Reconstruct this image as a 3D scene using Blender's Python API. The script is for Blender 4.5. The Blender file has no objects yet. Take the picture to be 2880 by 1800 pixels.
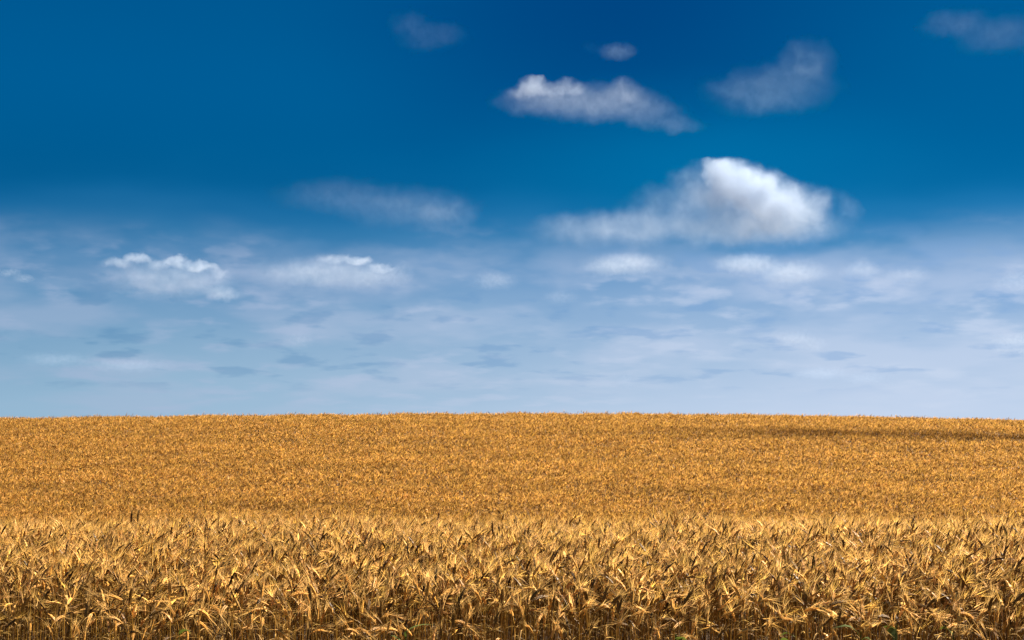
import bpy, math, random
import numpy as np
from mathutils import Vector, Matrix
R = math.radians
random.seed(7)
rng = np.random.default_rng(11)
sc = bpy.context.scene
COL = sc.collection

# ------------------------------------------------------------------ camera
EYE = 1.95
PITCH = math.atan(280 / 4000)
cam_d = bpy.data.cameras.new('camera')
cam_d.sensor_width = 36
cam_d.lens = 50
cam_d.clip_end = 60000
cam_d.clip_start = 0.1
cam = bpy.data.objects.new('camera', cam_d)
COL.objects.link(cam)
cam.location = (0, 0, EYE)
cam.rotation_euler = (R(90) + PITCH, 0, 0)
sc.camera = cam

# ------------------------------------------------------------------ sun, sky, exposure
SUN_EL, SUN_AZ = R(50), R(52)           # azimuth measured from +Y (view) towards +X (right)
sd = Vector((math.sin(SUN_AZ) * math.cos(SUN_EL), math.cos(SUN_AZ) * math.cos(SUN_EL), math.sin(SUN_EL)))
sun_d = bpy.data.lights.new('sun', 'SUN')
sun_d.energy = 5.0
sun_d.angle = R(0.5)
sun_d.color = (1.0, 0.93, 0.82)
sun = bpy.data.objects.new('sun', sun_d)
COL.objects.link(sun)
sun.rotation_euler = (-sd).to_track_quat('-Z', 'Y').to_euler()
sun.location = (20, 10, 30)
sc.view_settings.view_transform = 'Standard'
sc.view_settings.look = 'None'
sc.view_settings.gamma = 1
sc.view_settings.exposure = 1.75
sc.cycles.volume_bounces = 5
sc.cycles.max_bounces = 8
sc.cycles.diffuse_bounces = 1
sc.cycles.transmission_bounces = 2
sc.cycles.transparent_max_bounces = 8
sc.cycles.volume_max_steps = 256
sc.cycles.use_denoising = True


def lin(r, g, b):
    f = lambda c: (c / 255 / 12.92) if c / 255 <= 0.04045 else ((c / 255 + 0.055) / 1.055) ** 2.4
    return (f(r), f(g), f(b))


class NT:
    """small helper to write node trees"""
    def __init__(s, tree):
        s.t = tree

    def n(s, typ, **kw):
        nd = s.t.nodes.new(typ)
        for k, v in kw.items():
            setattr(nd, k, v)
        return nd

    def put(s, sock, v):
        if isinstance(v, bpy.types.NodeSocket):
            s.t.links.new(v, sock)
        elif v is not None:
            sock.default_value = v

    def math(s, op, a, b=None, c=None, clamp=False):
        nd = s.n('ShaderNodeMath', operation=op, use_clamp=clamp)
        s.put(nd.inputs[0], a); s.put(nd.inputs[1], b)
        if c is not None: s.put(nd.inputs[2], c)
        return nd.outputs[0]

    def vec(s, op, a, b=None):
        nd = s.n('ShaderNodeVectorMath', operation=op)
        s.put(nd.inputs[0], a); s.put(nd.inputs[1], b)
        return nd.outputs['Value'] if op in ('LENGTH', 'DOT_PRODUCT') else nd.outputs[0]

    def mix(s, f, a, b, mode='MIX'):
        nd = s.n('ShaderNodeMix', data_type='RGBA', blend_type=mode)
        s.put(nd.inputs[0], f)
        for k, v in ((6, a), (7, b)):
            if isinstance(v, tuple): v = (*v[:3], 1)
            s.put(nd.inputs[k], v)
        return nd.outputs[2]

    def ramp(s, f, stops, interp='LINEAR'):
        nd = s.n('ShaderNodeValToRGB')
        cr = nd.color_ramp
        cr.interpolation = interp
        while len(cr.elements) < len(stops): cr.elements.new(0.5)
        for e, (p, c) in zip(cr.elements, stops):
            e.position = p
            e.color = (*c, 1) if isinstance(c, tuple) else (c, c, c, 1)
        s.put(nd.inputs[0], f)
        return nd.outputs[0]

    def smooth(s, v, a, b, lo=0.0, hi=1.0):
        nd = s.n('ShaderNodeMapRange', interpolation_type='SMOOTHSTEP')
        s.put(nd.inputs[0], v); s.put(nd.inputs[1], a); s.put(nd.inputs[2], b)
        nd.inputs[3].default_value = lo; nd.inputs[4].default_value = hi
        return nd.outputs[0]

    def noise(s, v, scale, detail=3, rough=0.5, dist=0.0):
        nd = s.n('ShaderNodeTexNoise')
        s.put(nd.inputs['Vector'], v)
        nd.inputs['Scale'].default_value = scale
        nd.inputs['Detail'].default_value = detail
        nd.inputs['Roughness'].default_value = rough
        nd.inputs['Distortion'].default_value = dist
        return nd


world = bpy.data.worlds.new('World')
sc.world = world
world.use_nodes = True
W = NT(world.node_tree)
for n in list(world.node_tree.nodes): world.node_tree.nodes.remove(n)
sky = W.n('ShaderNodeTexSky', sky_type='NISHITA')
sky.sun_disc = False
sky.sun_elevation = SUN_EL
sky.sun_rotation = SUN_AZ
sky.altitude = 200
sky.air_density = 1.0
sky.dust_density = 0.3
sky.ozone_density = 3.0
tc = W.n('ShaderNodeTexCoord')
D = tc.outputs['Generated']
sep = W.n('ShaderNodeSeparateXYZ'); W.put(sep.inputs[0], D)
dx, dy, dz = sep.outputs
lp = W.noise(W.vec('MULTIPLY', D, (5, 5, 16)), 1.0, 3, 0.5)         # slow billows in the height of each tone
warp = W.math('MULTIPLY_ADD', lp.outputs[0], 0.036, -0.018)
zz = W.math('ADD', dz, warp)
t = W.math('DIVIDE', W.math('MAXIMUM', zz, 0.0), 0.30)
grad = W.ramp(t, [
    (0.00, lin(190, 208, 231)), (0.09, lin(178, 199, 224)), (0.19, lin(160, 187, 216)), (0.28, lin(136, 170, 207)),
    (0.36, lin(104, 150, 194)), (0.42, lin(62, 130, 178)), (0.48, lin(26, 112, 167)), (0.54, lin(0, 96, 149)),
    (0.67, lin(0, 89, 143)), (0.82, lin(0, 86, 140)), (0.97, lin(0, 82, 136))], 'B_SPLINE')
def spot(ax, az, rx, rz):
    q = W.n('ShaderNodeCombineXYZ')
    W.put(q.inputs[0], W.math('MULTIPLY', W.math('SUBTRACT', dx, ax), 1 / rx)); W.put(q.inputs[1], W.math('MULTIPLY', W.math('SUBTRACT', zz, az), 1 / rz))
    return W.smooth(W.vec('LENGTH', q.outputs[0]), 1.0, 0.0)


grad = W.mix(W.math('MULTIPLY', spot(0.07, 0.29, 0.26, 0.16), 0.85), grad, lin(0, 58, 116))      # deepest blue, square to the sun
grad = W.mix(W.math('MULTIPLY', spot(0.12, 0.175, 0.20, 0.075), 0.6), grad, lin(0, 112, 164))
# left of the view is dimmer, right of it brighter
side = W.smooth(dx, -0.36, 0.30)
tint = W.mix(side, (0.60, 0.74, 0.78), (1.08, 1.02, 1.02))
low = W.smooth(dz, 0.14, 0.24, 1, 0)
grad = W.mix(low, grad, W.mix(1.0, grad, tint, 'MULTIPLY'))
# thin far cloud streaks lying on one level, seen edge-on towards the horizon
lg = W.math('LOGARITHM', W.math('ADD', W.math('MAXIMUM', dz, 0.0), 0.075), 2.71828)
cmb = W.n('ShaderNodeCombineXYZ')
W.put(cmb.inputs[0], W.math('MULTIPLY', dx, 8.0)); W.put(cmb.inputs[1], W.math('MULTIPLY', dy, 3.0)); W.put(cmb.inputs[2], W.math('MULTIPLY', lg, 4.0))
lay = cmb.outputs[0]
n1 = W.noise(lay, 1.25, 4, 0.5, 0.0)
n2 = W.noise(W.vec('ADD', lay, (31.0, 7.0, 3.0)), 2.7, 4, 0.5, 0.0)
band = W.smooth(dz, 0.09, 0.145, 1, 0)
pale = W.math('MULTIPLY', W.smooth(n1.outputs[0], 0.42, 0.66), band)
dark = W.math('MULTIPLY', W.smooth(n2.outputs[0], 0.52, 0.64), band)
n3 = W.noise(W.vec('ADD', lay, (3.0, 17.0, 9.0)), 3.6, 4, 0.5, 0.0)
n4 = W.noise(W.vec('ADD', lay, (13.0, 5.0, 29.0)), 1.1, 2, 0.5)
puff = W.math('MULTIPLY', W.math('MULTIPLY', W.smooth(n3.outputs[0], 0.46, 0.68), W.smooth(n4.outputs[0], 0.42, 0.58)), band)
col = W.mix(W.math('MULTIPLY', pale, 0.42), grad, W.mix(side, lin(168, 182, 208), lin(205, 214, 234)))
col = W.mix(W.math('MULTIPLY', W.math('MULTIPLY', dark, W.smooth(dz, 0.01, 0.04)), 0.4), col, W.mix(side, lin(80, 130, 172), lin(120, 160, 208)))
col = W.mix(W.math('MULTIPLY', puff, 0.5), col, W.mix(side, lin(165, 180, 208), lin(208, 217, 236)))
# mix a little of the physical sky in and scale to background strength 0.1
col = W.vec('MULTIPLY', col, (2.97, 2.97, 2.97))        # 10 / 2 ** exposure
skz = W.vec('MULTIPLY', sky.outputs[0], (0.0, 0.010, 0.02))
col = W.vec('ADD', col, skz)
bg = W.n('ShaderNodeBackground')
bg.inputs['Strength'].default_value = 0.1
W.put(bg.inputs[0], col)
wo = W.n('ShaderNodeOutputWorld')
W.put(wo.inputs[0], bg.outputs[0])


# ------------------------------------------------------------------ materials
def material(name):
    m = bpy.data.materials.new(name)
    m.use_nodes = True
    for n in list(m.node_tree.nodes): m.node_tree.nodes.remove(n)
    return m, NT(m.node_tree)


def straw_material(name, trans, rough=0.55):
    """straw surface: colour of each stalk or ear from its own attribute, part of the light shines through"""
    m, N = material(name)
    at = N.n('ShaderNodeAttribute', attribute_name='tone')
    p = N.n('ShaderNodeBsdfPrincipled')
    p.inputs['Roughness'].default_value = rough
    p.inputs['Specular IOR Level'].default_value = 0.12
    N.put(p.inputs['Base Color'], at.outputs['Color'])
    out = N.n('ShaderNodeOutputMaterial')
    if trans > 0:
        tr = N.n('ShaderNodeBsdfTranslucent')
        N.put(tr.inputs['Color'], at.outputs['Color'])
        mx = N.n('ShaderNodeMixShader')
        mx.inputs[0].default_value = trans
        N.put(mx.inputs[1], p.outputs[0]); N.put(mx.inputs[2], tr.outputs[0])
        N.put(out.inputs[0], mx.outputs[0])
    else:
        N.put(out.inputs[0], p.outputs[0])
    return m


M_SOLID = straw_material('ripe_straw', 0.0, 0.5)
M_THIN = straw_material('thin_straw', 0.62, 0.5)

m, N = material('dry_soil')
g = N.n('ShaderNodeNewGeometry')
a = N.noise(g.outputs['Position'], 0.8, 6, 0.6)
b = N.noise(g.outputs['Position'], 22.0, 5, 0.65)
c = N.mix(a.outputs[0], (0.04, 0.022, 0.009), (0.08, 0.045, 0.018))
c = N.mix(N.smooth(b.outputs[0], 0.5, 0.7), c, (0.18, 0.11, 0.04))
p = N.n('ShaderNodeBsdfPrincipled')
p.inputs['Roughness'].default_value = 0.95
N.put(p.inputs['Base Color'], c)
bp = N.n('ShaderNodeBump'); bp.inputs['Strength'].default_value = 0.6; bp.inputs['Distance'].default_value = 0.05
N.put(bp.inputs['Height'], b.outputs[0]); N.put(p.inputs['Normal'], bp.outputs[0])
o = N.n('ShaderNodeOutputMaterial'); N.put(o.inputs[0], p.outputs[0])
M_SOIL = m


# ------------------------------------------------------------------ helpers for objects
def tag(o, label=None, cat=None, group=None, kind=None):
    if label: o['label'] = label
    if cat: o['category'] = cat
    if group: o['group'] = group
    if kind: o['kind'] = kind
    return o


def empty(name, loc, rz=0.0, scale=1.0):
    o = bpy.data.objects.new(name, None)
    o.empty_display_size = 0.05
    COL.objects.link(o)
    o.location = loc; o.rotation_euler = (0, 0, rz); o.scale = (scale,) * 3
    return o


class Acc:
    """collects vertices, faces and a colour per vertex with numpy and links them as ONE mesh object"""
    def __init__(s):
        s.v, s.c, s.f3, s.f4, s.m3, s.m4, s.n = [], [], [], [], [], [], 0

    def add(s, v, col, quads=None, tris=None, mat=0):
        """v (N,K,3) col (N,3) or (N,K,3); quads/tris are index lists within K"""
        Nn, K = v.shape[:2]
        s.v.append(v.reshape(-1, 3).astype(np.float32))
        if col.ndim == 2: col = np.repeat(col[:, None, :], K, 1)
        s.c.append(col.reshape(-1, 3).astype(np.float32))
        off = (s.n + np.arange(Nn) * K)[:, None, None]
        for lst, tgt, mt in ((quads, s.f4, s.m4), (tris, s.f3, s.m3)):
            if lst is not None and len(lst):
                fa = (np.asarray(lst)[None] + off).reshape(-1, len(lst[0]))
                tgt.append(fa.astype(np.int32)); mt.append(np.full(len(fa), mat, np.int32))
        s.n += Nn * K

    def build(s, name, mats, parent=None, smooth=False):
        v = np.concatenate(s.v); c = np.concatenate(s.c)
        f4 = np.concatenate(s.f4) if s.f4 else np.zeros((0, 4), np.int32)
        f3 = np.concatenate(s.f3) if s.f3 else np.zeros((0, 3), np.int32)
        mi = np.concatenate(s.m4 + s.m3)
        me = bpy.data.meshes.new(name)
        me.vertices.add(len(v)); me.vertices.foreach_set('co', v.ravel())
        me.loops.add(f4.size + f3.size)
        me.loops.foreach_set('vertex_index', np.concatenate([f4.ravel(), f3.ravel()]))
        me.polygons.add(len(f4) + len(f3))
        ls = np.concatenate([np.arange(len(f4)) * 4, f4.size + np.arange(len(f3)) * 3]).astype(np.int32)
        me.polygons.foreach_set('loop_start', ls)
        for mt in mats: me.materials.append(mt)
        me.polygons.foreach_set('material_index', mi)
        me.polygons.foreach_set('use_smooth', np.full(len(mi), smooth))
        at = me.color_attributes.new('tone', 'FLOAT_COLOR', 'POINT')
        at.data.foreach_set('color', np.concatenate([c, np.ones((len(c), 1), np.float32)], 1).ravel())
        me.update(calc_edges=True)
        o = bpy.data.objects.new(name, me)
        COL.objects.link(o)
        o.parent = parent
        return o


# ------------------------------------------------------------------ terrain
CROP = 0.80                                      # usual height of the ears over the soil


def ss(x, a, b):
    q = np.clip((np.asarray(x, float) - a) / (b - a), 0, 1)
    return q * q * (3 - 2 * q)


GY = np.arange(-80, 25000, 0.5)                  # long profile: level front, a hollow, then a low hill up to its crest
GZ = np.interp(GY, [-80, 14, 16.5, 20, 25, 30, 34, 52, 56, 60, 64, 70, 90, 160, 400, 25000],
               [0, -0.03, -0.11, -0.6, -1.2, -1.5, -1.3, 0.60, 0.95, 1.19, 1.29, 1.24, 0.6, -2.5, -3, -3])
GZ = np.convolve(np.pad(GZ, 4, mode='edge'), np.ones(9) / 9, 'valid')


def ground_z(x, y):
    x = np.asarray(x, float); y = np.asarray(y, float)
    rise = np.interp(y, GY, GZ)
    side = np.minimum(0.19 * ((x + 1.5) / 20) ** 2, 1.2) * ss(y, 26, 50)
    und = 0.03 * np.sin(y * 0.5 + x * 0.16) * ss(y, 26, 36)
    return rise - side + und


ys = np.concatenate([np.linspace(-60, 8, 12), np.linspace(9, 80, 143), np.geomspace(84, 24000, 30)])
xs = np.concatenate([-np.geomspace(70, 14000, 14)[::-1], np.linspace(-60, 60, 81), np.geomspace(70, 14000, 14)])
X, Y = np.meshgrid(xs, ys)
Z = ground_z(X, Y)
V = np.stack([X, Y, Z], -1).reshape(-1, 3)
nx = len(xs)
i = (np.arange(len(ys) - 1)[:, None] * nx + np.arange(nx - 1)[None]).ravel()
F = np.stack([i, i + 1, i + 1 + nx, i + nx], 1)
me = bpy.data.meshes.new('ground')
me.from_pydata(V.tolist(), [], F.tolist())
me.polygons.foreach_set('use_smooth', np.full(len(F), True))
me.materials.append(M_SOIL)
gr = bpy.data.objects.new('ground', me)
COL.objects.link(gr)
tag(gr, kind='structure')


# ------------------------------------------------------------------ barley: shapes of the parts (vectorised over many plants)
def tangent(th, ph):
    return np.stack([np.sin(th) * np.cos(ph), np.sin(th) * np.sin(ph), np.cos(th)], -1)


class Plants:
    """centre lines of N barley plants: straight stalk, bending neck, arching ear"""
    def __init__(s, base, H, phi, lean, t0, t1, elen, neck=0.10):
        s.N = len(H)
        s.base, s.H, s.phi, s.lean, s.t0, s.t1, s.elen, s.neck = base, H, phi, lean, t0, t1, elen, neck
        s.side = np.stack([-np.sin(phi), np.cos(phi), 0 * phi], -1)
        s.top = base + tangent(lean, phi) * (H / np.cos(lean))[:, None]
        K = 5
        pts = [s.top]; tn = [tangent(lean, phi)]
        for k in range(K):
            th = lean + (t0 - lean) * (k + 1) / K
            tt = tangent(th, phi)
            pts.append(pts[-1] + tt * (neck / K)); tn.append(tt)
        s.neckp, s.neckt = np.stack(pts, 1), np.stack(tn, 1)

    def ear_line(s, K):
        pts = [s.neckp[:, -1]]; tn = [s.neckt[:, -1]]
        for k in range(K):
            th = s.t0 + (s.t1 - s.t0) * (k + 1) / K
            tt = tangent(th, s.phi)
            pts.append(pts[-1] + tt * (s.elen / K)[:, None]); tn.append(tt)
        return np.stack(pts, 1), np.stack(tn, 1)

    def tube(s, acc, pts, tn, rad, nside, col, mat=0, squash=0.75):
        Nn, K = pts.shape[:2]
        up = np.cross(tn, s.side[:, None, :])
        ang = np.arange(nside) * 2 * math.pi / nside + 0.6
        ring = (np.cos(ang)[None, None, :, None] * s.side[:, None, None, :] + np.sin(ang)[None, None, :, None] * up[:, :, None, :] * squash)
        v = pts[:, :, None, :] + ring * rad[:, :, None, None]
        q = [(k * nside + a, k * nside + (a + 1) % nside, (k + 1) * nside + (a + 1) % nside, (k + 1) * nside + a)
             for k in range(K - 1) for a in range(nside)]
        acc.add(v.reshape(Nn, K * nside, 3), col, quads=q, mat=mat)

    def stalk(s, acc, col, rad, from_z=0.0, nside=3):
        start = s.base + tangent(s.lean, s.phi) * (s.H * from_z)[:, None] if np.ndim(from_z) or from_z else s.base
        pts = np.concatenate([start[:, None], s.neckp[:, ::1]], 1)
        tn = np.concatenate([s.neckt[:, :1], s.neckt], 1)
        rr = np.linspace(1.15, 0.75, pts.shape[1])[None] * np.full((s.N, 1), rad)
        s.tube(acc, pts, tn, rr, nside, col, 0, 1.0)

    def ear(s, acc, col, rad, K=6, nside=4):
        p, tn = s.ear_line(K)
        u = np.linspace(0, 1, K + 1)
        prof = np.clip(0.45 + 1.5 * u, 0, 1) * np.clip((1.06 - u) * 2.2, 0.18, 1)
        zig = 1 + 0.22 * (-1.0) ** np.arange(K + 1)
        s.tube(acc, p, tn, prof[None] * zig[None] * rad[:, None], nside, col)

    def kernels(s, acc, col, rad, rows=4, n=11):
        p, tn = s.ear_line(n)
        up = np.cross(tn, s.side[:, None, :])
        for r in range(rows):
            a = r * 2 * math.pi / rows
            for k in range(n):
                w = (0.55 + 0.45 * min(1, k / 2.0)) * (1.0 if k < n - 3 else 0.85 - 0.15 * (k - n + 3))
                rr = (rad * w)[:, None]
                out = math.cos(a) * s.side + math.sin(a) * 0.8 * up[:, k]
                c = p[:, k] + out * rr * 0.75 + tn[:, k] * (0.35 * (r % 2) * s.elen / n)[:, None]
                L = (s.elen / n * 0.95)[:, None]
                d = tn[:, k] * 0.93 + out * 0.36
                e1 = np.cross(d, out); e1 /= np.linalg.norm(e1, axis=-1, keepdims=True)
                v = np.stack([c - d * L * 0.75, c + e1 * rr * 0.62, c + out * rr * 0.62, c - e1 * rr * 0.62, c - out * rr * 0.5, c + d * L * 1.0], 1)
                jit = rng.uniform(0.8, 1.2)
                acc.add(v, col * jit, tris=[(0, 2, 1), (0, 3, 2), (0, 4, 3), (0, 1, 4), (5, 1, 2), (5, 2, 3), (5, 3, 4), (5, 4, 1)], mat=0)

    def awns(s, acc, col, n, length, width, fan=0.22, segs=1, mat=1):
        p, tn = s.ear_line(6)
        up = np.cross(tn, s.side[:, None, :])
        for k in range(n):
            j = 1 + int(5 * (k + 0.5) / n)
            f1 = rng.uniform(-fan, fan, s.N)[:, None]; f2 = rng.uniform(-fan, fan, s.N)[:, None]
            d = tn[:, j] + s.side * f1 * 1.4 + up[:, j] * f2 * 1.2
            d /= np.linalg.norm(d, axis=-1, keepdims=True)
            L = (length * rng.uniform(0.75, 1.15, s.N))[:, None]
            a = rng.uniform(0, math.pi, s.N)[:, None]
            w = np.cos(a) * s.side + np.sin(a) * up[:, j]
            w = w * (width * rng.uniform(0.8, 1.2, s.N))[:, None] * 0.5
            b0 = p[:, j] + (s.side * f1 + up[:, j] * f2) * 0.012
            cc = col * rng.uniform(0.8, 1.2, (s.N, 1))
            if segs == 1:
                acc.add(np.stack([b0 - w, b0 + w, b0 + d * L], 1), cc, tris=[(0, 1, 2)], mat=mat)
            else:
                mid = b0 + d * L * 0.55
                tip = b0 + d * L + np.array([0, 0, -1.0]) * L * 0.08 + s.side * f1 * L * 0.3
                acc.add(np.stack([b0 - w, b0 + w, mid + w * 0.65, mid - w * 0.65, tip], 1), cc, quads=[(0, 1, 2, 3)], tris=[(3, 2, 4)], mat=mat)

    def leaves(s, acc, col, zf, length, width, mat=1, droop=2.2):
        """one dry strap leaf per plant from height fraction zf, rising then hanging down"""
        az = rng.uniform(0, 2 * math.pi, s.N)
        b = s.base + tangent(s.lean, s.phi) * (s.H * zf)[:, None]
        K = 5
        pts = [b]
        th0 = rng.uniform(0.25, 0.9, s.N)
        for k in range(K):
            tt = tangent(th0 + droop * rng.uniform(0.7, 1.2, s.N) * (k + 1) / K, az)
            pts.append(pts[-1] + tt * (length / K)[:, None])
        pts = np.stack(pts, 1)
        sd_ = np.stack([-np.sin(az), np.cos(az), 0.3 * np.sin(3 * az)], -1)
        prof = np.array([0.5, 0.95, 1.0, 0.85, 0.5, 0.06])
        tw = np.linspace(0, 1, K + 1)[None, :] * rng.uniform(-1.5, 1.5, s.N)[:, None]
        w = sd_[:, None, :] * np.cos(tw)[..., None] + np.array([0, 0, 1.0])[None, None] * np.sin(tw)[..., None]
        w = w * (prof[None] * width[:, None])[..., None] * 0.5
        v = np.concatenate([pts - w, pts + w], 1)
        q = [(k, k + 1, K + 2 + k, K + 1 + k) for k in range(K)]
        acc.add(v, col, quads=q, mat=mat)


EAR_C = np.array([0.62, 0.31, 0.062])
AWN_C = np.array([0.76, 0.44, 0.125])
STEM_C = np.array([0.27, 0.135, 0.020])
LEAF_C = np.array([0.66, 0.40, 0.12])


def tones(n, base, lo=0.75, hi=1.2, darkfrac=0.28, dark=0.34):
    k = rng.uniform(lo, hi, n)
    k = np.where(rng.random(n) < 0.12, k * 1.35, k)
    k = np.where(rng.random(n) < darkfrac, k * dark, k)
    c = base[None] * k[:, None]
    c[:, 2] *= rng.uniform(0.75, 1.35, n)
    c[:, 1] *= rng.uniform(0.94, 1.06, n)
    return c


def poses(n):
    """lean, ear start tilt and end tilt, direction of nodding"""
    kind = rng.random(n)
    t0 = np.where(kind < 0.45, rng.uniform(0.05, 0.55, n), np.where(kind < 0.78, rng.uniform(0.4, 1.0, n), rng.uniform(0.9, 1.7, n)))
    t1 = t0 + rng.uniform(0.05, 0.7, n)
    ph = np.where(rng.random(n) < 0.55, rng.normal(0.0, 0.9, n), rng.uniform(-math.pi, math.pi, n))
    return rng.uniform(0.0, 0.10, n), t0, t1, ph


# ------------------------------------------------------------------ barley field: all plants behind the front row, ONE object
FRONT = 9.25
acc = Acc()


def strip(y0, y1, dens, margin=1.0, k=0.42):
    """points of one depth strip of the field, wide enough for the view and a step aside"""
    area = (y1 - y0) * 2 * (k * (y0 + y1) / 2 + margin)
    n = int(area * dens)
    y = rng.uniform(y0, y1, n); x = rng.uniform(-1, 1, n) * (k * y + margin)
    return x, y


def patch(x, y):
    """slow variation of the crop's height over the field"""
    return 0.025 * np.sin(x * 1.3 + 0.7 * y) + 0.02 * np.sin(2.1 * y - x * 0.8) + 0.02 * np.sin(3.7 * x + 1.0)


def sow(y0, y1, dens, lod, sd_h=0.045):
    x, y = strip(y0, y1, dens, 2.2 if y0 < 20 else 1.5)
    n = len(x)
    z = ground_z(x, y)
    H = CROP - 0.12 + patch(x, y) + rng.normal(0, sd_h, n) - 0.05 * ss(y, 10.4, 9.2)
    H = np.where(rng.random(n) < 0.012, H + rng.uniform(0.05, 0.14, n), H)
    lean, t0, t1, ph = poses(n)
    P = Plants(np.stack([x, y, z], -1), H, ph, lean, t0, t1, rng.uniform(0.07, 0.105, n))
    cloud_shade = 1.15 * np.exp(-((y - 53.0 + 0.03 * x) / 1.5) ** 2) * ss(x, 1.5, 12)      # cloud shadow across the hill at right, painted into the crop's colours
    ec = tones(n, EAR_C) * (1 - cloud_shade[:, None] * np.array([0.58, 0.62, 0.64]))
    ac = tones(n, AWN_C, 0.7, 1.2, 0.15, 0.5) * (1 - cloud_shade[:, None] * np.array([0.58, 0.62, 0.64]))
    if lod == 0:
        ac = ac * np.array([1.10, 1.10, 1.02]) * np.where(rng.random(n) < 0.25, 0.4, 1.08)[:, None]
        dk = rng.random(n)[:, None]
        ec = np.where(dk < 0.38, ec * rng.uniform(0.12, 0.45, (n, 1)), np.where(dk > 0.8, ec * np.array([1.3, 1.4, 1.6]), ec * np.array([0.8, 0.78, 0.8])))
        P.elen = P.elen * 1.25
        P.stalk(acc, tones(n, STEM_C, 0.4, 1.2), 0.0017)
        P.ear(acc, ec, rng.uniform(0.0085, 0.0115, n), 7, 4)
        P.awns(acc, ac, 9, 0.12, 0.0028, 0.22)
        P.leaves(acc, tones(n, LEAF_C, 0.3, 0.9), rng.uniform(0.45, 0.9, n), rng.uniform(0.08, 0.18, n), rng.uniform(0.004, 0.007, n))
    elif lod == 1:
        P.stalk(acc, tones(n, STEM_C, 0.6, 1.2), 0.002, 0.55)
        P.ear(acc, ec, rng.uniform(0.008, 0.0105, n), 5, 4)
        P.awns(acc, ac, 7, 0.125, 0.003, 0.28)
        s_ = rng.random(n) < 0.4
        Q = Plants(P.base[s_], H[s_], ph[s_], lean[s_], t0[s_], t1[s_], P.elen[s_])
        Q.leaves(acc, tones(s_.sum(), LEAF_C, 0.5, 1.1), rng.uniform(0.6, 0.95, Q.N), rng.uniform(0.1, 0.2, Q.N), rng.uniform(0.007, 0.012, Q.N))
    else:
        P.elen = P.elen * 1.1
        dk = rng.random(n) < 0.25
        wav = 1 + 0.07 * np.sin(y * 1.9 + 1.2 * np.sin(x * 0.21) + 0.1 * x) + 0.06 * np.sin(y * 3.7 - 0.17 * x + 2 * np.sin(x * 0.13 + 1)) + 0.05 * np.sin(0.9 * y + 0.4 * x)
        tn_ = wav[:, None] * np.array([0.86, 0.79, 0.60]) * (1 - 0.10 * ss(y, 40, 32))[:, None]
        ec = ec * tn_; ac = ac * tn_
        ec = np.where(dk[:, None], ec * 0.5, ec); ac = np.where(rng.random(n)[:, None] < 0.25, ac * 0.45, ac)
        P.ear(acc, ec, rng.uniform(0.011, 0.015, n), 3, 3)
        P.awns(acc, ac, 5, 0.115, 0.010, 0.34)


sow(FRONT, 10.2, 135, 0, 0.085)
sow(10.2, 13.5, 215, 0, 0.065)
sow(13.5, 18, 320, 0, 0.055)
sow(18, 32, 70, 2)
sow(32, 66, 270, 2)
fld = acc.build('barley_field', [M_SOLID, M_THIN])
tag(fld, 'golden ripe barley crop covering the whole field behind the front row', 'crop', kind='stuff')


# ------------------------------------------------------------------ barley plants of the front row, each a thing with its parts
def link_part(name, acc_, mats, parent):
    return acc_.build(name, mats, parent)


PROTO = []
POSE = [('upright', 0.06, 0.18), ('upright', 0.20, 0.42), ('leaning', 0.45, 0.75), ('leaning', 0.60, 0.95), ('nodding', 0.85, 1.35),
        ('nodding', 1.0, 1.7), ('hanging', 1.5, 2.4), ('hanging', 1.8, 2.6)]
TONE = [('pale', 1.35), ('golden', 1.0), ('brown', 0.32)]


def make_plant(pose, t0, t1, tname, tk, H, lean):
    one = lambda v: np.array([v], float)
    root = empty('barley_plant', (0, 0, 0))
    P = Plants(np.zeros((1, 3)), one(H), one(0.0), one(lean), one(t0), one(t1), one(random.uniform(0.088, 0.112)), 0.11)
    A = Acc(); P.stalk(A, STEM_C[None] * random.uniform(1.3, 2.3), 0.0019, 0.0, 5); A.build('stem', [M_SOLID], root)
    A = Acc(); P.ear(A, EAR_C[None] * tk * 0.8, one(0.006), 8, 5); P.kernels(A, EAR_C[None] * tk, one(0.0095)); ear = A.build('ear', [M_SOLID], root)
    A = Acc(); P.awns(A, AWN_C[None] * np.array([1.06, 1.08, 1.15]) * (0.55 + 0.35 * tk), 12, 0.125, 0.0025, 0.24, 2, 0); A.build('awns', [M_THIN], ear)
    for q in range(random.choice((1, 1, 2))):
        A = Acc()
        P.leaves(A, LEAF_C[None] * random.uniform(0.7, 1.1), one(random.uniform(0.6, 0.93)), one(random.uniform(0.10, 0.2)), one(random.uniform(0.005, 0.008)), 0)
        A.build('leaf', [M_THIN], root)
    return root


def copy_tree(o, parent=None):
    c = o.copy(); COL.objects.link(c); c.parent = parent
    for ch in list(o.children): copy_tree(ch, c)
    return c


for ip, (pose, t0, t1) in enumerate(POSE):
    for tname, tk in TONE:
        PROTO.append([make_plant(pose, t0, t1, tname, tk, CROP - 0.10, random.uniform(0.01, 0.07)), pose, tname, False])

ZONES = [(-0.62, 'far left'), (-0.25, 'left of centre'), (0.25, 'near the middle'), (0.62, 'right of centre'), (9, 'far right')]
HEADING = ['to the right', 'away into the field', 'to the left', 'towards the viewer']
GROUP = 'barley plants standing along the front edge of the field'


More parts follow.
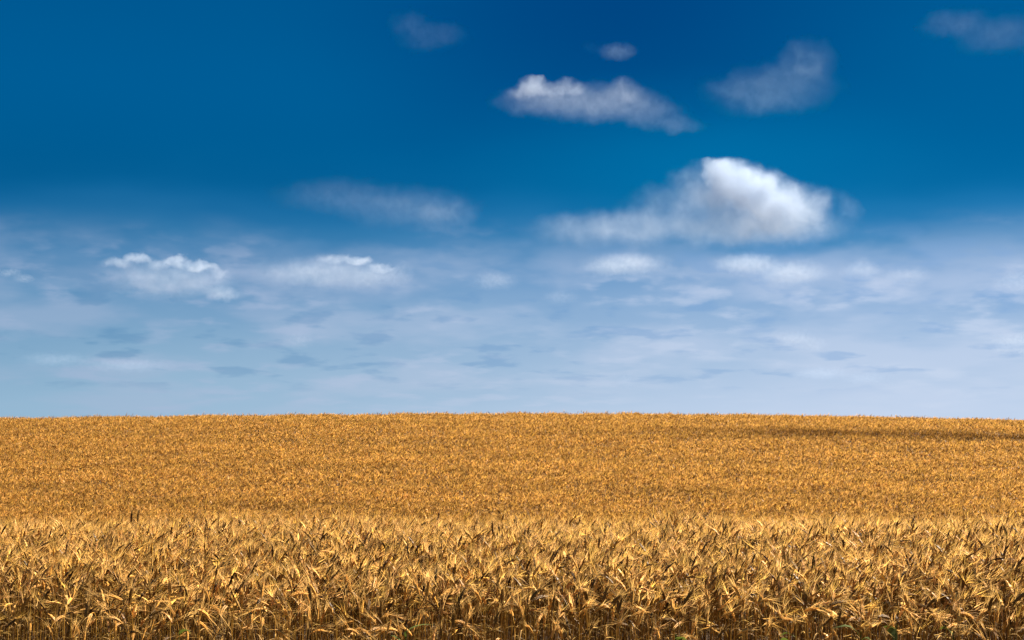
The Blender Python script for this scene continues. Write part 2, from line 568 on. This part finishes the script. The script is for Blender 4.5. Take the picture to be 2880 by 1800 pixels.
def place_plant(x, y, phi, scale, pr, label=None):
    root, pose, tname, used = pr
    if used:
        root = copy_tree(root)
    pr[3] = True
    root.location = (x, y, float(ground_z(x, y)))
    root.rotation_euler = (0, 0, phi)
    root.scale = (scale, scale, scale)
    hd = HEADING[int(((phi + math.pi / 4) % (2 * math.pi)) // (math.pi / 2))]
    fx = x / (0.36 * y)
    zone = next(z for lim, z in ZONES if fx < lim)
    size = 'short' if scale < 0.93 else 'tall' if scale > 1.07 else 'mid-height'
    how = {'upright': 'upright ear', 'leaning': 'ear leaning ' + hd, 'nodding': 'ear nodding ' + hd, 'hanging': 'ear hanging down ' + hd}[pose]
    tag(root, label or f'{size} barley plant, {tname} {how}, front row {zone}', 'barley', GROUP)
    return root


NF = 280
for k in range(NF):
    x = -3.45 + 6.9 * (k + 0.5 + random.uniform(-0.45, 0.45)) / NF
    y = FRONT - 0.02 - 0.45 * random.random()
    wts = [(1.0 if p[2] != 'brown' else 0.9) * {'upright': 1.5, 'leaning': 1.4, 'nodding': 0.9, 'hanging': 0.5}[p[1]] for p in PROTO]
    pr = PROTO[k] if k < len(PROTO) else random.choices(PROTO, wts)[0]
    if k < len(PROTO): x = -3.2 + 6.4 * ((k * 7) % 24 + 0.5) / 24
    phi = random.gauss(0, 0.9) if random.random() < 0.4 else random.uniform(-math.pi, math.pi)
    place_plant(x, y, phi, random.uniform(0.72, 1.10), pr)
BR = [p for p in PROTO if p[2] == 'brown' and p[1] == 'upright']
place_plant(-3.87, 14.5, 1.2, 1.20, BR[0], 'tall thin dark upright ear standing above the crop, left one of a pair')
place_plant(-3.79, 14.4, 0.3, 1.21, BR[0], 'tall thin dark upright ear standing above the crop, right one of a pair')
place_plant(4.36, 12.5, 2.6, 1.18, BR[1], 'tall lone dark ear rising well above the crop near the right edge')


# ------------------------------------------------------------------ green weeds between the stalks at the bottom of the front row
m, N = material('weed_leaf')
tcn = N.n('ShaderNodeTexCoord')
nz = N.noise(tcn.outputs['Object'], 18.0, 3)
cw = N.mix(nz.outputs[0], (0.035, 0.06, 0.008), (0.13, 0.15, 0.022))
p = N.n('ShaderNodeBsdfPrincipled'); p.inputs['Roughness'].default_value = 0.8
p.inputs['Specular IOR Level'].default_value = 0.2
N.put(p.inputs['Base Color'], cw)
tr = N.n('ShaderNodeBsdfTranslucent'); N.put(tr.inputs[0], cw)
mx = N.n('ShaderNodeMixShader'); mx.inputs[0].default_value = 0.35
N.put(mx.inputs[1], p.outputs[0]); N.put(mx.inputs[2], tr.outputs[0])
o = N.n('ShaderNodeOutputMaterial'); N.put(o.inputs[0], mx.outputs[0])
M_WEED = m


def weed(x, y, h, blade_w, blade_l, nb, label, seed):
    rnd = random.Random(seed)
    root = empty('weed', (x, y, float(ground_z(x, y))))
    A = Acc()
    one = lambda v: np.array([v], float)
    P = Plants(np.zeros((1, 3)), one(h), one(rnd.uniform(0, 6)), one(0.06), one(0.2), one(0.3), one(0.05), 0.03)
    P.stalk(A, np.array([[0.1, 0.2, 0.02]]), 0.003, 0.0, 5)
    A.build('stem', [M_WEED], root)
    for k in range(nb):
        A = Acc()
        P.leaves(A, np.array([[0.1, 0.2, 0.02]]), one(0.55 + 0.45 * (k + 1) / nb), one(blade_l * rnd.uniform(0.7, 1.2)), one(blade_w * rnd.uniform(0.8, 1.2)), 0, rnd.uniform(1.0, 2.2))
        A.build('leaf', [M_WEED], root, True)
    tag(root, label, 'weed', 'green weeds among the front stalks')


for k, (px, dd, h, bw, bl, nb, lab) in enumerate([
    (90, 8.85, 0.60, 0.030, 0.12, 5, 'green weed with short leaves at the foot of the stalks, leftmost'),
    (510, 8.85, 0.66, 0.022, 0.14, 5, 'small green weed among the stalks, left of centre, second from the left'),
    (1130, 8.85, 0.68, 0.014, 0.24, 7, 'clump of dark green grass blades at the bottom, just left of the middle'),
    (1190, 8.80, 0.62, 0.040, 0.12, 4, 'yellowish green weed beside the clump of dark grass blades'),
    (1880, 8.85, 0.64, 0.042, 0.11, 5, 'broad leaved green weed at the bottom, right of centre'),
    (2215, 8.85, 0.64, 0.045, 0.13, 5, 'green weed with curled broad leaves, first of the right hand cluster'),
    (2390, 8.80, 0.66, 0.012, 0.24, 8, 'spiky green grass tuft in the right hand weed cluster'),
    (2490, 8.85, 0.69, 0.045, 0.13, 5, 'green weed with pale raised leaves between grass tuft and right edge'),
    (2680, 8.85, 0.66, 0.030, 0.15, 5, 'green weed with long leaves nearest the right edge')]):
    weed((px - 1440) / 4000 * dd, dd, h, bw, bl, nb, lab, 50 + k)


# ------------------------------------------------------------------ clouds: each a volume of its own at its real distance
def sky_dir(px, py):
    """direction for a place in the photograph (2420 wide)"""
    v = Vector(((px - 1210) / 3361.1, 1.0, (756 - py) / 3361.1))
    c, s = math.cos(PITCH), math.sin(PITCH)
    return Vector((v.x, v.y * c - v.z * s, v.y * s + v.z * c)), math.sqrt(1)


def make_cloud(box, blobs, label, base_alt=750.0, tint=(0.65, 0.73, 0.84), noise=1.0, seed=0.0, group=None):
    """blobs: (px, py, rx, ry, depth, density, edge): where each billow is seen, its radii, its depth factor"""
    x0, y0, x1, y1 = box
    cx, cy = (x0 + x1) / 2, (y0 + y1) / 2
    d, _ = sky_dir(cx, y1)
    dist = base_alt / max(d.z / math.hypot(d.x, d.y), 0.01)        # horizontal distance at which the base is seen
    d, _ = sky_dir(cx, cy)
    hd = math.hypot(d.x, d.y)
    pos = Vector((d.x / hd * dist, d.y / hd * dist, EYE + d.z / hd * dist))
    yaw = -math.atan2(d.x, d.y)
    mpp = (pos - Vector((0, 0, EYE))).length / 3361.1 / math.sqrt(1 + ((cx - 1210) / 3361.1) ** 2 + ((cy - 756) / 3361.1) ** 2) * 1.03
    loc = []
    for (px, py, rx, ry, dep, den, edge) in blobs:
        g_ = 1.18 if edge > 0.65 else 1.06
        r = Vector((rx * mpp, rx * mpp * dep, ry * mpp)) * g_
        loc.append((Vector(((px - cx) * mpp, 0, (cy - py) * mpp)), r, den * (0.25 if edge > 0.65 else 0.42) / mpp / 60.0, edge))
    # outline mesh: the billows' common outer surface, a little outside where the density ends
    nu, nv = 56, 28
    S = Vector(((x1 - x0) / 2 * mpp, (x1 - x0) / 3 * mpp, (y1 - y0) / 2 * mpp))
    u = np.linspace(0, 2 * math.pi, nu, endpoint=False); w = np.linspace(0, math.pi, nv)
    U, Wv = np.meshgrid(u, w)
    dirs = np.stack([np.cos(U) * np.sin(Wv), np.sin(U) * np.sin(Wv), np.cos(Wv)], -1).reshape(-1, 3) * np.array(S)
    rad = np.full(len(dirs), 0.12)
    for q in np.linspace(0.1, 2.2, 110):
        pt = dirs * q
        ins = np.zeros(len(dirs), bool)
        for c, r, _, _ in loc:
            ins |= (((pt - np.array(c)) / (np.array(r) * 1.12)) ** 2).sum(1) < 1
        rad = np.where(ins, q, rad)
    grid = rad.reshape(nv, nu)
    for _ in range(2):
        g2 = grid.copy()
        g2[1:-1] = (grid[1:-1] * 2 + np.roll(grid, 1, 1)[1:-1] + np.roll(grid, -1, 1)[1:-1] + grid[:-2] + grid[2:]) / 6
        grid = np.maximum(g2, grid * 0.97)
    grid[0] = grid[0].max(); grid[-1] = grid[-1].max()
    vv = dirs * grid.reshape(-1)[:, None]
    faces = [(a * nu + b, (a + 1) * nu + b, (a + 1) * nu + (b + 1) % nu, a * nu + (b + 1) % nu) for a in range(nv - 1) for b in range(nu)]
    import bmesh
    me = bpy.data.meshes.new('cloud')
    me.from_pydata(vv.tolist(), [], faces)
    bm = bmesh.new(); bm.from_mesh(me)
    bmesh.ops.remove_doubles(bm, verts=bm.verts, dist=S.z * 0.001)
    bmesh.ops.recalc_face_normals(bm, faces=bm.faces)
    bm.to_mesh(me); bm.free()
    me.polygons.foreach_set('use_smooth', np.full(len(me.polygons), True))
    m, N = material('cloud_vapour')
    tcn = N.n('ShaderNodeTexCoord')
    P0 = tcn.outputs['Object']
    size = (x1 - x0) * mpp
    hgt = (y1 - y0) * mpp
    nz = N.noise(N.vec('ADD', P0, (seed * 977.0, seed * 331.0, seed * 71.0)), 3.4 / hgt, 7, 0.62)
    off = N.vec('MULTIPLY', N.vec('SUBTRACT', nz.outputs['Color'], (0.5, 0.5, 0.5)), (hgt * 0.42 * noise,) * 3)
    P1 = N.vec('ADD', P0, off)
    tot = None
    for c, r, den, edge in loc:
        q = N.vec('MULTIPLY', N.vec('SUBTRACT', P1, tuple(c)), (1 / r.x, 1 / r.y, 1 / r.z))
        ln = N.vec('LENGTH', q)
        v = N.smooth(ln, 1.0, 1.0 - edge, 0.0, den)
        tot = v if tot is None else N.math('ADD', tot, v)
    nb = N.noise(P1, 6.0 / hgt, 5, 0.55)
    tot = N.math('MULTIPLY', tot, N.smooth(nb.outputs[0], 0.3, 0.68, 0.45, 1.35))
    vs = N.n('ShaderNodeVolumePrincipled')
    vs.inputs['Color'].default_value = (*tint, 1)
    vs.inputs['Anisotropy'].default_value = 0.0
    N.put(vs.inputs['Density'], tot)
    o = N.n('ShaderNodeOutputMaterial'); N.put(o.inputs['Volume'], vs.outputs[0])
    m.cycles.volume_step_rate = 0.6
    me.materials.append(m)
    ob = bpy.data.objects.new('cloud', me)
    COL.objects.link(ob)
    ob.location = pos; ob.rotation_euler = (0, 0, yaw)
    tag(ob, label, 'cloud', group)
    return ob


G = 'clouds in the blue sky'
make_cloud((1185, 172, 1655, 325), [
    (1264, 198, 34, 24, 1.0, 3.0, 0.75), (1244, 214, 46, 18, 0.9, 1.2, 0.8), (1308, 214, 38, 18, 1.0, 1.5, 0.8), (1347, 206, 42, 20, 0.9, 1.6, 0.66), (1290, 235, 115, 40, 0.5, 0.7, 0.95), (1470, 216, 45, 30, 0.8, 1.0, 0.8),
    (1420, 245, 150, 48, 0.45, 0.7, 0.95), (1530, 265, 90, 40, 0.4, 0.35, 0.95), (1590, 295, 75, 24, 0.4, 0.45, 0.95)],
    'small grey cloud high in the centre with a bright white knob on its left end', seed=1, group=G)
make_cloud((1255, 370, 2010, 590), [
    (1708, 414, 58, 40, 0.9, 2.6, 0.55), (1745, 440, 85, 52, 0.9, 2.4, 0.6), (1720, 470, 80, 50, 0.8, 1.2, 0.8), (1640, 425, 60, 40, 0.7, 0.8, 0.9), (1805, 465, 90, 58, 0.8, 2.3, 0.55), (1868, 500, 88, 60, 0.7, 2.0, 0.66), (1800, 505, 130, 52, 0.7, 1.0, 0.9), (1680, 480, 110, 66, 0.7, 1.0, 0.95),
    (1780, 540, 215, 44, 0.5, 1.3, 0.9), (1480, 535, 235, 42, 0.35, 0.95, 0.95), (1580, 490, 110, 60, 0.5, 0.5, 1.0), (1985, 500, 45, 40, 0.5, 0.5, 1.0)],
    'largest white cumulus cloud, heaped on the right with a low grey skirt trailing left', seed=2, group=G)
make_cloud((1650, 95, 2000, 278), [
    (1900, 150, 70, 55, 0.7, 0.32, 0.8), (1850, 205, 130, 62, 0.5, 0.30, 0.9), (1740, 205, 85, 36, 0.5, 0.30, 0.8), (1800, 240, 120, 38, 0.4, 0.22, 1.0)],
    'thin grey wedge-shaped cloud high to the right, pointed at its left tip', tint=(0.46, 0.62, 0.76), seed=3, group=G)
make_cloud((915, 20, 1110, 130), [
    (970, 60, 55, 38, 0.6, 0.17, 0.9), (1040, 80, 70, 32, 0.5, 0.17, 0.9), (1000, 100, 70, 28, 0.5, 0.10, 1.0)],
    'faint grey wisp of cloud near the top edge, left of centre', tint=(0.46, 0.62, 0.76), seed=4, group=G)
make_cloud((1380, 95, 1512, 155), [
    (1460, 122, 48, 22, 0.7, 0.60, 0.8), (1400, 112, 30, 18, 0.6, 0.09, 1.0)],
    'tiny grey cloud puff just above the cloud with the white knob', tint=(0.46, 0.62, 0.76), seed=5, group=G)
make_cloud((2175, 15, 2470, 160), [
    (2260, 50, 80, 34, 0.6, 0.20, 0.9), (2360, 85, 110, 50, 0.5, 0.16, 1.0)],
    'faint grey cloud in the top right corner', seed=6, group=G)
make_cloud((650, 425, 1125, 555), [
    (800, 465, 150, 45, 0.4, 0.20, 1.0), (960, 490, 170, 52, 0.4, 0.26, 0.9), (1045, 505, 80, 40, 0.5, 0.36, 0.8)],
    'broad dim veil of cloud left of centre above the cloud belt', seed=7, group=G)
make_cloud((235, 595, 580, 715), [
    (285, 624, 38, 13, 0.8, 2.2, 0.7), (330, 613, 34, 14, 0.8, 2.4, 0.6), (375, 624, 30, 11, 0.8, 2.2, 0.7), (418, 618, 36, 15, 0.8, 2.4, 0.6), (470, 629, 42, 13, 0.8, 2.4, 0.6),
    (514, 645, 28, 15, 0.8, 2.2, 0.7), (400, 660, 165, 50, 0.35, 1.2, 0.9), (525, 690, 55, 18, 0.5, 2.2, 0.8)],
    'long cloud at left with a ragged white upper rim', seed=8, group=G)
make_cloud((590, 592, 985, 688), [
    (790, 613, 45, 11, 0.8, 2.0, 0.7), (845, 617, 42, 12, 0.8, 2.2, 0.6), (895, 632, 35, 11, 0.8, 2.2, 0.6),
    (760, 646, 170, 38, 0.35, 1.3, 0.9), (880, 655, 80, 28, 0.4, 1.3, 0.9), (945, 640, 32, 24, 0.5, 1.4, 0.9)],
    'long flat cloud left of centre with a short white ridge on top', seed=9, group=G)
make_cloud((1375, 590, 1590, 660), [
    (1480, 625, 105, 28, 0.5, 1.89, 0.9), (1440, 635, 70, 20, 0.5, 0.84, 0.9)],
    'soft oval white cloud under the skirt of the largest cumulus', seed=10, group=G)
make_cloud((1685, 585, 2185, 680), [
    (1770, 620, 80, 26, 0.5, 2.73, 0.8), (1870, 643, 95, 30, 0.5, 2.10, 0.9), (2030, 640, 50, 24, 0.5, 1.68, 0.8), (2130, 655, 60, 22, 0.5, 1.05, 0.9)],
    'row of joined white cloud heaps below the largest cumulus', seed=11, group=G)
make_cloud((1100, 640, 1225, 690), [(1165, 665, 62, 22, 0.5, 1.26, 0.95)], 'small pale oval cloud in the middle of the cloud belt', seed=12, group=G)
make_cloud((0, 632, 85, 675), [(25, 645, 32, 10, 0.6, 1.68, 0.8), (55, 657, 28, 11, 0.6, 1.68, 0.8)], 'thin white sliver of cloud at the left edge', seed=13, group=G)
make_cloud((1825, 778, 1960, 835), [(1880, 800, 50, 20, 0.5, 1.47, 0.9), (1920, 815, 40, 17, 0.5, 1.05, 0.9)], 'small white cloud low on the right, halfway between belt and field', seed=14, group=G)
make_cloud((2335, 785, 2480, 845), [(2400, 812, 70, 26, 0.5, 1.47, 0.9)], 'small white cloud cut by the right edge, low over the field', seed=15, group=G)
make_cloud((2350, 635, 2480, 700), [(2415, 665, 65, 27, 0.5, 1.47, 0.9)], 'white cloud cut by the right edge in the cloud belt', seed=16, group=G)
make_cloud((1875, 862, 2100, 915), [(1945, 882, 75, 17, 0.4, 1.05, 0.95), (2040, 893, 60, 16, 0.4, 0.73, 0.95)], 'faint long cloud lowest on the right, just above the field', seed=17, group=G)
make_cloud((1530, 895, 1625, 950), [(1570, 922, 34, 20, 0.5, 0.90, 0.9), (1600, 935, 24, 12, 0.5, 0.68, 0.95)], 'small pale puff of cloud just above the crest, right of the middle', seed=18, group=G)
make_cloud((1275, 680, 1380, 722), [(1325, 701, 48, 18, 0.5, 0.90, 0.95)], 'small faint cloud puff under the middle of the cloud belt', seed=19, group=G)
make_cloud((660, 780, 745, 835), [(705, 806, 36, 22, 0.5, 0.75, 0.95)], 'faint round cloud puff low on the left, above a grey streak', seed=20, group=G)
make_cloud((60, 830, 420, 890), [(140, 850, 90, 18, 0.4, 0.75, 0.95), (300, 862, 110, 18, 0.4, 0.60, 0.95)], 'long pale streak of cloud low at the left', seed=21, group=G)
make_cloud((1450, 870, 1520, 930), [(1482, 900, 24, 24, 0.5, 0.60, 0.95)], 'faint upright cloud puff close above the crest in the middle', seed=22, group=G)
